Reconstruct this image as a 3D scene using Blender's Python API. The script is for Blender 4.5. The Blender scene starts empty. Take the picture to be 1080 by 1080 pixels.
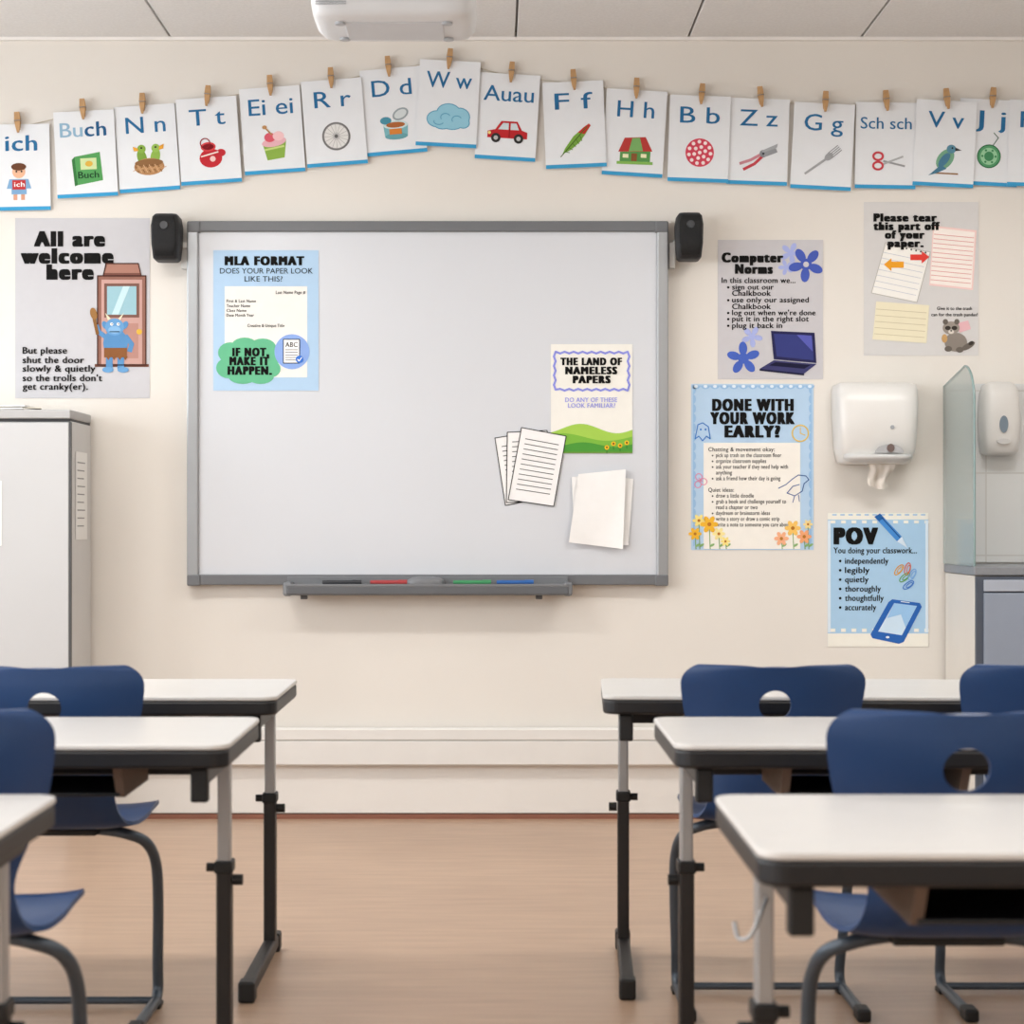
import bpy, bmesh, math, random
from mathutils import Vector, Matrix
random.seed(4)
D=7.27; F=2100.0; CX,CY=520.0,550.0; H=1.084
# ---------------------------------------------------------------- helpers
def P(px,py,off=0.0):
    s=(D-off)/F
    return Vector(((px-CX)*s,-off,H+(CY-py)*s))
def WZ(py,off=0.0): return P(CX,py,off).z
def WX(px,off=0.0): return P(px,CY,off).x
def lin(c):
    return c/12.92 if c<=0.04045 else ((c+0.055)/1.055)**2.4
def rgb(h):
    h=h.lstrip('#'); return tuple(lin(int(h[i:i+2],16)/255) for i in (0,2,4))
MC={}
def mat(h,rough=0.6,metal=0.0,noise=0.04,scale=8.0,bump=0.0,bscale=60.0,coat=0.0,name=None,spec=0.5):
    key=(h,rough,metal,noise,scale,bump,coat,name)
    if key in MC: return MC[key]
    m=bpy.data.materials.new(name or ('mat_'+h.strip('#'))); m.use_nodes=True
    nt=m.node_tree; b=nt.nodes['Principled BSDF']
    c=rgb(h)
    b.inputs['Roughness'].default_value=rough; b.inputs['Metallic'].default_value=metal
    b.inputs['Coat Weight'].default_value=coat
    b.inputs['Specular IOR Level'].default_value=spec
    tc=nt.nodes.new('ShaderNodeTexCoord')
    n=nt.nodes.new('ShaderNodeTexNoise'); n.inputs['Scale'].default_value=scale; n.inputs['Detail'].default_value=3
    nt.links.new(tc.outputs['Object'],n.inputs['Vector'])
    r=nt.nodes.new('ShaderNodeValToRGB')
    r.color_ramp.elements[0].position=0.3; r.color_ramp.elements[1].position=0.7
    r.color_ramp.elements[0].color=(*[x*(1-noise) for x in c],1)
    r.color_ramp.elements[1].color=(*[min(1,x*(1+noise*0.5)) for x in c],1)
    nt.links.new(n.outputs['Fac'],r.inputs['Fac']); nt.links.new(r.outputs['Color'],b.inputs['Base Color'])
    if bump>0:
        n2=nt.nodes.new('ShaderNodeTexNoise'); n2.inputs['Scale'].default_value=bscale
        nt.links.new(tc.outputs['Object'],n2.inputs['Vector'])
        bp=nt.nodes.new('ShaderNodeBump'); bp.inputs['Strength'].default_value=bump; bp.inputs['Distance'].default_value=0.002
        nt.links.new(n2.outputs['Fac'],bp.inputs['Height']); nt.links.new(bp.outputs['Normal'],b.inputs['Normal'])
    MC[key]=m; return m
def paper(h): return mat(h,0.85,noise=0.015,scale=30,spec=0.2)
COL=bpy.context.scene.collection
def link(o,parent=None):
    COL.objects.link(o)
    if parent is not None: o.parent=parent
    return o
def root(name,loc=(0,0,0),rotz=0.0,scale=1.0):
    e=bpy.data.objects.new(name,None); e.empty_display_size=0.1
    e.location=loc; e.rotation_euler=(0,0,rotz); e.scale=(scale,)*3
    return link(e)
def from_bm(name,bm,m,parent=None,smooth=False):
    me=bpy.data.meshes.new(name); bm.to_mesh(me); bm.free()
    for mm in (m if isinstance(m,list) else [m]): me.materials.append(mm)
    if smooth:
        for p in me.polygons: p.use_smooth=True
    return link(bpy.data.objects.new(name,me),parent)
def box(name,x0,x1,y0,y1,z0,z1,m,parent=None,bev=0.0,seg=2):
    bm=bmesh.new(); bmesh.ops.create_cube(bm,size=1)
    c=Vector(((x0+x1)/2,(y0+y1)/2,(z0+z1)/2))
    for v in bm.verts: v.co=Vector((v.co.x*(x1-x0),v.co.y*(y1-y0),v.co.z*(z1-z0)))
    if bev>0: bmesh.ops.bevel(bm,geom=bm.edges[:],offset=bev,segments=seg,affect='EDGES',profile=0.5)
    o=from_bm(name,bm,m,parent); o.location=c; return o
def rr_pts(w,d,r,n=6):
    pts=[]
    for (sx,sy,a0) in ((1,1,0),(-1,1,90),(-1,-1,180),(1,-1,270)):
        for i in range(n+1):
            a=math.radians(a0+90*i/n)
            pts.append((sx*(w/2-r)+r*math.cos(a),sy*(d/2-r)+r*math.sin(a)))
    return pts
def prism(name,pts,z0,z1,m,parent=None,bev=0.0,seg=2,axis='z'):
    bm=bmesh.new(); n=len(pts)
    def co(p,t):
        if axis=='z': return (p[0],p[1],t)
        if axis=='y': return (p[0],t,p[1])
        return (t,p[0],p[1])
    lo=[bm.verts.new(co(p,z0)) for p in pts]; hi=[bm.verts.new(co(p,z1)) for p in pts]
    bm.faces.new(lo[::-1]); bm.faces.new(hi)
    for i in range(n): bm.faces.new((lo[i],lo[(i+1)%n],hi[(i+1)%n],hi[i]))
    bmesh.ops.recalc_face_normals(bm,faces=bm.faces[:])
    if bev>0:
        es=[e for e in bm.edges if any(len(f.verts)>4 for f in e.link_faces)] if n>4 else bm.edges[:]
        bmesh.ops.bevel(bm,geom=es,offset=bev,segments=seg,affect='EDGES',profile=0.5)
    return from_bm(name,bm,m,parent)
def tube(name,pts,r,m,parent=None,smooth=True,n=10,cyc=False):
    cu=bpy.data.curves.new(name,'CURVE'); cu.dimensions='3D'
    P_=[Vector(p) for p in pts]
    if smooth and len(P_)>2:
        out=[]
        for i in range(len(P_)-1):
            p0=P_[i-1] if i>0 else P_[0]*2-P_[1]; p1=P_[i]; p2=P_[i+1]
            p3=P_[i+2] if i+2<len(P_) else P_[-1]*2-P_[-2]
            for k in range(n):
                t=k/n
                out.append(0.5*((2*p1)+(p2-p0)*t+(2*p0-5*p1+4*p2-p3)*t*t+(3*p1-p0-3*p2+p3)*t**3))
        out.append(P_[-1]); P_=out
    sp=cu.splines.new('POLY'); sp.points.add(len(P_)-1)
    for i,p in enumerate(P_): sp.points[i].co=(*p,1)
    sp.use_cyclic_u=cyc
    cu.bevel_depth=r; cu.bevel_resolution=4; cu.use_fill_caps=True
    o=bpy.data.objects.new('tmp',cu); COL.objects.link(o)
    dg=bpy.context.evaluated_depsgraph_get()
    me=bpy.data.meshes.new_from_object(o.evaluated_get(dg)); bpy.data.objects.remove(o)
    me.materials.clear(); me.materials.append(m)
    for p in me.polygons: p.use_smooth=True
    return link(bpy.data.objects.new(name,me),parent)
def loft(name,secs,m,parent=None,n=40,ex=4.0,flatback=True):
    """secs: (z,halfwidth,depth,ycentre) super-ellipse rings; back is flattened at y=0"""
    bm=bmesh.new(); rings=[]
    for (z,a,b,yc) in secs:
        ring=[]
        for i in range(n):
            t=2*math.pi*i/n; c,s=math.cos(t),math.sin(t)
            x=a*math.copysign(abs(c)**(2/ex),c); y=yc+b*math.copysign(abs(s)**(2/ex),s)
            if flatback: y=min(y,0)
            ring.append(bm.verts.new((x,y,z)))
        rings.append(ring)
    for k in range(len(rings)-1):
        for i in range(n):
            bm.faces.new((rings[k][i],rings[k][(i+1)%n],rings[k+1][(i+1)%n],rings[k+1][i]))
    bm.faces.new(rings[0][::-1]); bm.faces.new(rings[-1])
    bmesh.ops.recalc_face_normals(bm,faces=bm.faces[:])
    return from_bm(name,bm,m,parent,smooth=True)
def cyl(name,c,r,h,m,parent=None,axis='z',seg=24,r2=None):
    bm=bmesh.new(); bmesh.ops.create_cone(bm,cap_ends=True,segments=seg,radius1=r,radius2=r if r2 is None else r2,depth=h)
    R={'z':Matrix.Identity(4),'x':Matrix.Rotation(math.pi/2,4,'Y'),'y':Matrix.Rotation(math.pi/2,4,'X')}[axis]
    bmesh.ops.transform(bm,matrix=R,verts=bm.verts[:])
    o=from_bm(name,bm,m,parent); o.location=c; return o
# ---------------------------------------------------------------- text
TC={}
def textmesh(s,bold):
    k=(s,bold)
    if k in TC: return TC[k]
    cu=bpy.data.curves.new('t','FONT'); cu.body=s; cu.size=1; cu.resolution_u=3
    if bold>0.04: cu.space_character=1.32
    elif bold>0.015: cu.space_character=1.07
    o=bpy.data.objects.new('t',cu); COL.objects.link(o)
    dg=bpy.context.evaluated_depsgraph_get()
    me=bpy.data.meshes.new_from_object(o.evaluated_get(dg)); bpy.data.objects.remove(o)
    vs=[(v.co.x,v.co.y) for v in me.vertices]; fs=[tuple(p.vertices) for p in me.polygons]
    bpy.data.meshes.remove(me)
    TC[k]=(vs,fs); return TC[k]
CAP=max(v[1] for v in textmesh('H',0.0)[0])
class Flat:
    def __init__(s,name,off,x0,y0,x1,y1,pivot=None,rot=0.0,parent=None):
        s.name=name; s.off=off; s.v=[]; s.f=[]; s.mi=[]; s.mats=[]; s.piv=pivot or ((x0+x1)/2,(y0+y1)/2); s.a=math.radians(rot)
        s.parent=parent; s.o=P((x0+x1)/2,(y0+y1)/2,off); s.n=0
    def pt(s,x,y,l):
        dx,dy=x-s.piv[0],y-s.piv[1]; c,n=math.cos(s.a),math.sin(s.a)
        p=P(s.piv[0]+dx*c-dy*n,s.piv[1]+dx*n+dy*c,s.off)-s.o
        return (p.x,-l*0.0005,p.z)
    def m(s,h):
        mm=paper(h) if isinstance(h,str) else h
        if mm not in s.mats: s.mats.append(mm)
        return s.mats.index(mm)
    def poly(s,pts,h,l=1):
        s.n+=1; l=l+0.07*(s.n%13)
        b=len(s.v); s.v+=[s.pt(x,y,l) for x,y in pts]; s.f.append(tuple(range(b,b+len(pts)))); s.mi.append(s.m(h))
    def rect(s,x0,y0,x1,y1,h,l=1): s.poly([(x0,y0),(x0,y1),(x1,y1),(x1,y0)],h,l)
    def sheet(s,pts,h,l=1):
        b=len(s.v); n=len(pts); mi=s.m(h)
        s.v+=[s.pt(x,y,l) for x,y in pts]+[s.pt(x,y,l-0.95) for x,y in pts]
        s.f.append(tuple(range(b,b+n))); s.mi.append(mi)
        s.f.append(tuple(range(b+2*n-1,b+n-1,-1))); s.mi.append(mi)
        for i in range(n):
            s.f.append((b+i,b+(i+1)%n,b+n+(i+1)%n,b+n+i)); s.mi.append(mi)
    def base(s,x0,y0,x1,y1,h,l=1): s.sheet([(x0,y0),(x0,y1),(x1,y1),(x1,y0)],h,l)
    def ell(s,cx,cy,rx,ry,h,l=2,rot=0,n=20,a0=0,a1=360):
        r=math.radians(rot); pts=[]
        N=n if a1-a0>=360 else n+1
        for i in range(N):
            t=math.radians(a0+(a1-a0)*i/n); x,y=rx*math.cos(t),ry*math.sin(t)
            pts.append((cx+x*math.cos(r)-y*math.sin(r),cy+x*math.sin(r)+y*math.cos(r)))
        s.poly(pts,h,l)
    def line(s,pts,w,h,l=3,cyc=False):
        pts=list(pts)
        if cyc: pts.append(pts[0])
        for i in range(len(pts)-1):
            (xa,ya),(xb,yb)=pts[i],pts[i+1]; dx,dy=xb-xa,yb-ya; L=math.hypot(dx,dy)
            if L<1e-6: continue
            nx,ny=-dy/L*w/2,dx/L*w/2; ex,ey=dx/L*w*0.25,dy/L*w*0.25
            s.poly([(xa+nx-ex,ya+ny-ey),(xa-nx-ex,ya-ny-ey),(xb-nx+ex,yb-ny+ey),(xb+nx+ex,yb+ny+ey)],h,l)
    def ring(s,cx,cy,rx,ry,w,h,l=3,rot=0,n=24,a0=0,a1=360):
        r=math.radians(rot); pts=[]
        for i in range(n+1):
            t=math.radians(a0+(a1-a0)*i/n); x,y=rx*math.cos(t),ry*math.sin(t)
            pts.append((cx+x*math.cos(r)-y*math.sin(r),cy+x*math.sin(r)+y*math.cos(r)))
        s.line(pts,w,h,l)
    def txt(s,t,x0,x1,base,cap,h='141414',bold=0.0,l=4,rot=0):
        vs,fs=textmesh(t,bold)
        if bold>0.04: cop=[(i*.041,j*.026) for i in (-2.5,-1.5,-.5,.5,1.5,2.5) for j in (-1,0,1)]
        elif bold>0.011: cop=[(-bold*.8,-.008),(0,0),(bold*.8,.008)]
        elif bold>0: cop=[(-bold,0),(bold,0)]
        else: cop=[(0,0)]
        ex=max(c[0] for c in cop)
        mx=max(v[0] for v in vs)+ex; mn=min(v[0] for v in vs)-ex
        sx=(x1-x0)/(mx-mn); sy=cap/CAP; r=math.radians(rot); mi=s.m(h)
        for k,(ox,oy) in enumerate(cop):
            b=len(s.v); ll=l+k*0.045
            for x,y in vs:
                X=(x+ox-mn)*sx; Y=-(y+oy)*sy
                s.v.append(s.pt(x0+X*math.cos(r)-Y*math.sin(r),base+X*math.sin(r)+Y*math.cos(r),ll))
            for f in fs: s.f.append(tuple(i+b for i in f)); s.mi.append(mi)
    def build(s):
        me=bpy.data.meshes.new(s.name); me.from_pydata(s.v,[],s.f)
        for m in s.mats: me.materials.append(m)
        me.polygons.foreach_set('material_index',s.mi); me.update()
        o=bpy.data.objects.new(s.name,me); link(o,s.parent); o.location=s.o
        return o
# ---------------------------------------------------------------- room shell
CEIL=WZ(40)
XL,XR,YB=-3.6,3.7,-10.2
m_wall=mat('e4e0d9',0.9,noise=0.03,scale=1.5,bump=0.15,bscale=220,name='painted_plaster')
m_wall2=mat('e8e5e0',0.9,noise=0.03,scale=2,bump=0.1,bscale=220,name='painted_plaster_light')
box('wall_back',XL-0.2,XR+0.2,0,0.2,-0.1,CEIL+0.2,m_wall)
box('wall_right',XR,XR+0.2,YB,0,-0.1,CEIL+0.2,m_wall)
box('wall_front',XL-0.2,XR+0.2,YB-0.2,YB,-0.1,CEIL+0.2,m_wall)
# left wall with three window openings
wl=root('wall_left')
wins=[(-9.4,-7.0),(-6.3,-3.9),(-3.2,-0.9)]
box('sill_wall',XL-0.2,XL,YB,0,-0.1,0.9,m_wall,wl)
box('head_wall',XL-0.2,XL,YB,0,2.55,CEIL+0.2,m_wall,wl)
ys=[YB]+[v for w in wins for v in w]+[0]
for i in range(0,len(ys),2): box('pier_%d'%i,XL-0.2,XL,ys[i],ys[i+1],0.9,2.55,m_wall,wl)
m_white=mat('e6e6e4',0.45,noise=0.02,name='white_paint')
for i,(a,b) in enumerate(wins):
    w=root('window_%d'%(i+1))
    for j,(y0,y1,z0,z1) in enumerate(((a,a+.06,.9,2.55),(b-.06,b,.9,2.55),(a,b,.9,.96),(a,b,2.49,2.55),((a+b)/2-.04,(a+b)/2+.04,.9,2.55))):
        box('frame_%d'%j,XL-0.13,XL-0.07,y0,y1,z0,z1,m_white,w,0.004)
# floor
m_floor=bpy.data.materials.new('vinyl_floor'); m_floor.use_nodes=True
nt=m_floor.node_tree; b=nt.nodes['Principled BSDF']; tc=nt.nodes.new('ShaderNodeTexCoord')
n1=nt.nodes.new('ShaderNodeTexNoise'); n1.inputs['Scale'].default_value=1.2; n1.inputs['Detail'].default_value=4
n2=nt.nodes.new('ShaderNodeTexNoise'); n2.inputs['Scale'].default_value=34; n2.inputs['Detail'].default_value=6
mp=nt.nodes.new('ShaderNodeMapping'); mp.inputs['Scale'].default_value=(.12,1,1)
nt.links.new(tc.outputs['Object'],n1.inputs['Vector']); nt.links.new(tc.outputs['Object'],mp.inputs['Vector']); nt.links.new(mp.outputs['Vector'],n2.inputs['Vector'])
mx=nt.nodes.new('ShaderNodeMath'); mx.operation='MULTIPLY_ADD'; mx.inputs[1].default_value=0.5
nt.links.new(n2.outputs['Fac'],mx.inputs[0])
ml=nt.nodes.new('ShaderNodeMath'); ml.operation='MULTIPLY'; ml.inputs[1].default_value=0.5
nt.links.new(n1.outputs['Fac'],ml.inputs[0]); nt.links.new(ml.outputs[0],mx.inputs[2])
cr=nt.nodes.new('ShaderNodeValToRGB'); cr.color_ramp.elements[0].position=0.32; cr.color_ramp.elements[1].position=0.68
cr.color_ramp.elements[0].color=(*rgb('a98b74'),1); cr.color_ramp.elements[1].color=(*rgb('c2a48b'),1)
nt.links.new(mx.outputs[0],cr.inputs['Fac']); nt.links.new(cr.outputs['Color'],b.inputs['Base Color'])
b.inputs['Roughness'].default_value=0.33
box('floor',XL-0.2,XR+0.2,YB-0.2,0.2,-0.1,0,m_floor)
# ceiling: panels in a T-bar grid
m_ceil=mat('e4e4e3',0.95,noise=0.05,scale=90,bump=0.4,bscale=150,name='mineral_ceiling_tile')
m_bar=mat('8f8d89',0.6,name='ceiling_tbar')
ce=root('ceiling')
box('ceiling_slab',XL-0.2,XR+0.2,YB-0.2,0.2,CEIL+0.02,CEIL+0.2,m_bar,ce)
T=182*D/F; x0=WX(544)
ks=range(-7,7)
for k in ks:
    a=max(XL,x0+k*T+0.004); bb=min(XR,x0+(k+1)*T-0.004)
    if bb-a<0.05: continue
    yy=0.0; j=0
    while yy>YB+0.05:
        y1=max(YB,yy-1.25)
        box('tile_%d_%d'%(k+7,j),a,bb,y1+0.004,yy-0.004,CEIL,CEIL+0.018,m_ceil,ce,0.002,1); yy=y1; j+=1
box('trim_1',XL,XR,-0.022,0,CEIL-0.012,CEIL-0.0005,mat('f0eeea',0.6,name='white_trim'))
# skirting, trunking
m_trunk=mat('e4e2de',0.5,noise=0.02,name='cable_trunking_plastic')
XC=WX(97)
tk=root('cable_trunking')
zt,zm,zb=WZ(768,.05),WZ(781,.05),WZ(808,.05)
box('trunking_body',XC+.01,WX(990),-0.045,-0.0125,zb,zt,m_trunk,tk,0.004)
box('trunking_upper_lid',XC+.01,WX(990),-0.052,-0.045,zm+0.002,zt-0.004,m_trunk,tk,0.002)
box('trunking_lower_lid',XC+.01,WX(990),-0.052,-0.045,zb+0.005,zm-0.003,m_trunk,tk,0.002)
box('trim_2',XL,XR,-0.012,0,0.022,WZ(774),m_wall2)
box('baseboard_back',XL,XR,-0.016,0,0,0.017,mat('8a5a48',0.5,name='brown_skirting'))
box('baseboard_left',XL,XL+0.015,YB,0,0,0.06,mat('8a4f3a',0.5,name='brown_skirting'))
box('baseboard_right',XR-0.015,XR,YB,0,0,0.06,mat('8a4f3a',0.5,name='brown_skirting'))
# ---------------------------------------------------------------- whiteboard
m_bs=mat('d4d8de',0.3,noise=0.01,scale=2,name='whiteboard_enamel')
m_fr=mat('a2a5a8',0.35,metal=0.5,noise=0.02,name='aluminium_frame')
m_frd=mat('6b6e72',0.45,noise=0.02,name='grey_frame_plastic')
wb=root('whiteboard',(0,0,0))
def bx(name,px0,px1,py0,py1,o0,o1,m,par,bev=0.0):
    a=P(px0,py1,o1); c=P(px1,py0,o1)
    return box(name,a.x,c.x,-o1,-o0,a.z,c.z,m,par,bev)
bx('backing',200,702,236,615,0.001,0.028,m_frd,wb)
bx('writing_surface',206,697,242,610,0.028,0.034,m_bs,wb)
bx('frame_top',200,702,233,244,0.001,0.048,m_frd,wb,0.004)
bx('frame_bottom',200,702,606,617,0.001,0.048,m_frd,wb,0.004)
bx('frame_left',197,209,234,617,0.001,0.050,m_fr,wb,0.005)
bx('frame_right',693,705,234,617,0.001,0.050,m_fr,wb,0.005)
for i,(x,y) in enumerate(((197,233),(691,233),(197,606),(691,606))):
    bx('corner_%d'%i,x,x+14,y,y+12,0.001,0.053,m_frd,wb,0.005)
# pen tray
tr=root('pen_tray')
m_tr=mat('5c5f63',0.5,noise=0.03,name='tray_grey_plastic')
m_tr2=mat('74777b',0.4,noise=0.02,name='tray_light_plastic')
bx('tray_body',301,601,617.5,628,0.055,0.13,m_tr,tr,0.008)
bx('tray_back',303,599,608,618,0.055,0.062,m_tr2,tr,0.002)
bx('tray_lip',303,599,616,619,0.124,0.131,m_tr2,tr,0.002)
bx('wall_bracket_1',330,350,620,627,0.002,0.056,m_tr,tr,0.002)
bx('wall_bracket_2',550,570,620,627,0.002,0.056,m_tr,tr,0.002)
a=P(449,617,0.095)
loft('eraser_holder',[(-.012,.062,.03,0),(-.004,.068,.034,0),(.012,.066,.034,0),(.02,.05,.03,0),(.023,.03,.02,0)],m_tr2,tr,flatback=False,ex=3).location=(a.x,a.y,a.z+0.006)
bx('tray_end_1',298,308,614,629,0.055,0.128,m_tr2,tr,0.01)
bx('tray_end_2',594,604,614,629,0.055,0.128,m_tr2,tr,0.01)
bx('screw_mount_1',317,324,627,632,0.06,0.08,m_tr,tr,0.002)
bx('screw_mount_2',565,572,627,632,0.06,0.08,m_tr,tr,0.002)
for i,(xa,xb,c) in enumerate(((335,381,'2b2d33'),(386,429,'a83a3c'),(474,518,'3c8f5c'),(520,563,'2a62a8'))):
    a=P((xa+xb)/2,617.5,0.13); a.y=-.092; a.z+=.006; w=(xb-xa)*D/F*0.96
    pn=root('board_marker',a)
    cyl('barrel',(0,0,0.004),0.008,w*0.62,mat(c,0.4),pn,'x')
    cyl('cap',(w*0.4,0,0.004),0.0095,w*0.22,mat(c,0.35),pn,'x'); cyl('tail',(-w*0.36,0,0.004),0.0075,w*0.12,mat(c,0.35),pn,'x')
# speakers
m_blk=mat('1c1d20',0.55,noise=0.05,scale=40,name='speaker_black'); m_gril=mat('121315',0.8,noise=0.2,scale=300,bump=0.6,bscale=500,name='speaker_grille')
for nm,(xa,xb,ya,yb,sd) in {'wall_speaker':(161,193,228,276,1),'wall_speaker.001':(711,741,227,275,-1)}.items():
    a=P((xa+xb)/2,(ya+yb)/2,0.07); hw=(xb-xa)*D/F/2*.96; hh=(yb-ya)*D/F/2
    sp=root('wall_speaker',(a.x,-0.015,a.z))
    bd=loft('cabinet',[(-hh,hw*.72,.045,-.07),(-hh+.008,hw*.86,.055,-.07),(-hh*.3,hw*.97,.062,-.07),(hh*.5,hw,.064,-.07),(hh-.01,hw*.9,.058,-.07),(hh,hw*.75,.045,-.07)],m_blk,sp,flatback=False,ex=5)
    gr=loft('grille',[(-hh+.012,hw*.66,.01,-.127),(-hh*.3,hw*.8,.014,-.127),(hh*.5,hw*.82,.014,-.127),(hh-.014,hw*.7,.01,-.127)],m_gril,sp,flatback=False,ex=5)
    cyl('tweeter_dome',(0,-0.143,hh*0.45),0.014,0.006,mat('2c2e32',0.4,name='speaker_dome'),sp,'y')
    box('bracket_arm',-0.012+sd*.03,0.012+sd*.06,-0.03,0.012,-0.03,-0.005,mat('c9c9c6',0.5,name='bracket_grey'),sp,0.003)
    box('bracket_plate',sd*.055-.012,sd*.055+.012,-0.02,0.014,-hh*1.25,-0.01,mat('c9c9c6',0.5,name='bracket_grey'),sp,0.003)
# ---------------------------------------------------------------- alphabet cards
BL='2f6f9f'
cards=[(20,131,-1,'ich','ich'),(88,117,-3,'Buch','book'),(152,111,-4,'N n','nest'),(217,103,-4,'T t','pot'),(284,92,-4,'Ei ei','ice'),
(349,84,-4.5,'R r','wheel'),(411,72,-5,'D d','can'),(475,64,3,'W w','cloud'),(538,78,3.5,'Auau','car'),(604,86,-2.5,'F f','feather'),
(672,95,3.5,'H h','house'),(739,101,2,'B b','ball'),(801,104,2,'Z z','pliers'),(870,109,3,'G g','fork'),(935,108,1,'Sch sch','scissors'),
(999,106,3,'V v','bird'),(1045,105,3,'J j','yoyo'),(1097,106,2,'P p','wheel')]
def icon(f,k,x,y):
    if k=='ich':
        f.ell(x-2,y-10,7,7,'e8b796',2); f.ell(x-2,y-15,8,4,'6b4430',3); f.poly([(x-12,y-2),(x+8,y-2),(x+11,y+8),(x+6,y+8),(x+6,y+14),(x-10,y+14),(x-10,y+8),(x-15,y+8)],'7fa9cf',2)
        f.rect(x-9,y-1,x+5,y+9,'c23a3a',3); f.txt('ich',x-7,x+4,y+6,5,'ffffff',0.02,5); f.rect(x-8,y+14,x-4,y+20,'d9a184',2); f.rect(x,y+14,x+4,y+20,'d9a184',2)
        f.ell(x-4.5,y-10,1,1,'222222',4); f.ell(x+1,y-10,1,1,'222222',4)
    elif k=='book':
        f.poly([(x-13,y-12),(x+14,y-16),(x+16,y+14),(x-11,y+18)],'57a05c',2); f.poly([(x-13,y-12),(x-16,y-9),(x-14,y+19),(x-11,y+18)],'3c7a44',2)
        f.rect(x-7,y-10,x+10,y+2,'cfe0a8',3); f.txt('Buch',x-10,x+12,y+11,7,'20402a',0.01,4); f.ell(x+2,y-4,4,3,'d8b04a',4)
    elif k=='nest':
        f.ell(x-7,y-5,5,9,'7fa545',2,-12); f.ell(x+7,y-5,5,9,'8fb552',2,15); f.ell(x-7,y-14,4.5,4.5,'8ab04c',3); f.ell(x+8,y-14,4.5,4.5,'98bd5a',3)
        f.poly([(x-11,y-15),(x-16,y-17),(x-15,y-12),(x-10,y-12)],'e0a23c',4); f.poly([(x+12,y-16),(x+17,y-18),(x+16,y-13),(x+11,y-12)],'e0a23c',4)
        f.ell(x-7,y-15,1,1,'222222',5); f.ell(x+8,y-15,1,1,'222222',5)
        f.ell(x,y+5,16,9,'b98b60',3); f.ell(x,y+1,15,4,'8f6844',4)
        for i in range(9): f.line([(x-15+i*3,y+3),(x-11+i*3,y+11)],0.8,'d9b58b' if i%2 else '7d5836',5)
        for i in range(8): f.line([(x-17+i*4,y+9-(i%3)),(x-10+i*4,y+5+(i%3))],0.7,'cfa477',6)
    elif k=='pot':
        f.ell(x,y+4,12,10,'c22f38',2); f.ell(x-2,y-8,8,5,'d5454b',2); f.ell(x-2,y-8,6,3.2,'7c1720',3); f.ell(x+11,y-1,5,4,'c22f38',2)
        f.line([(x-10,y+2),(x+8,y-2)],1.4,'f0e4df',4); f.ell(x+2,y+5,3,3,'f0c9c4',4); f.ring(x-5,y-12,5,5,1.2,'8f1d27',3)
    elif k=='ice':
        f.poly([(x-12,y),(x+13,y-4),(x+10,y+15),(x-8,y+17)],'8db24e',2); f.ell(x,y-2,13,5,'e7b4bd',3,-8); f.ell(x-4,y-7,6,5,'d95f6e',3); f.ell(x+5,y-8,6,5,'f0c6c9',3)
        f.line([(x-2,y-10),(x-9,y-18)],1.6,'b98b5b',4); f.line([(x-10,y+6),(x+10,y+3)],2,'c9dc87',4); f.ell(x-9,y-18,2.5,2,'b98b5b',4)
    elif k=='wheel':
        f.ell(x,y,15,15,'9b9b9b',2,n=32); f.ell(x,y,12.6,12.6,'e4e4e2',3,n=32); f.ring(x,y,14,14,.8,'6e6e6e',4); f.ell(x,y,4,4,'c4c4c4',5); f.ell(x,y,2,2,'6b6b6b',6)
        for i in range(16):
            a=i*math.pi/8; f.line([(x,y),(x+12.5*math.cos(a),y+12.5*math.sin(a))],0.4,'a8a8a8',4)
    elif k=='can':
        f.poly([(x-13,y),(x+13,y),(x+12,y+12),(x-12,y+12)],'7fb9c2',2); f.ell(x,y+12,12,3.5,'6aa5ae',2); f.ell(x,y,13,4.5,'cfe3e4',3); f.ell(x,y,10,3,'b06a3c',4)
        f.ell(x+6,y-11,9,6,'9aa6ab',3,-25); f.ell(x+6,y-11,7,4.2,'d4dcde',4,-25); f.rect(x-7,y+4,x+6,y+10,'d9863c',4); f.ell(x-10,y-5,6,4,'4f93a8',3)
    elif k=='cloud':
        for (dx,dy,rx,ry) in ((-12,2,10,8),(0,-5,12,9),(12,-1,10,9),(4,5,12,7),(-6,6,9,6),(16,5,6,5)): f.ell(x+dx,y+dy,rx+1,ry+1,'5fa3c4',2)
        for (dx,dy,rx,ry) in ((-12,2,10,8),(0,-5,12,9),(12,-1,10,9),(4,5,12,7),(-6,6,9,6),(16,5,6,5)): f.ell(x+dx,y+dy,rx,ry,'95cbdf',3)
        f.ring(x-3,y,5,4,0.9,'5fa3c4',5,a0=150,a1=330); f.ring(x+9,y+2,5,4,0.9,'5fa3c4',5,a0=150,a1=330); f.ring(x-10,y+5,5,3,0.9,'5fa3c4',5,a0=20,a1=200)
    elif k=='car':
        f.poly([(x-21,y+8),(x-21,y+1),(x-13,y-1),(x-7,y-10),(x+10,y-10),(x+15,y-1),(x+21,y+1),(x+21,y+8)],'c02c32',2)
        f.poly([(x-10,y-1),(x-5,y-8),(x+1,y-8),(x+1,y-1)],'cfdde2',3); f.poly([(x+3,y-1),(x+3,y-8),(x+9,y-8),(x+12,y-1)],'cfdde2',3)
        for dx in (-12,12): f.ell(x+dx,y+8,5,5,'333333',4); f.ell(x+dx,y+8,2.3,2.3,'bcbcbc',5)
        f.line([(x+2,y-1),(x+2,y+7)],0.7,'7d161b',4); f.ell(x-19,y+3,1.6,1.6,'f2dd8a',4)
    elif k=='feather':
        f.poly([(x+14,y-15),(x+8,y-11),(x-3,y-2),(x-12,y+10),(x-15,y+16),(x-6,y+12),(x+4,y+4),(x+10,y-4),(x+16,y-13)],'7fae4a',2)
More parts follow.
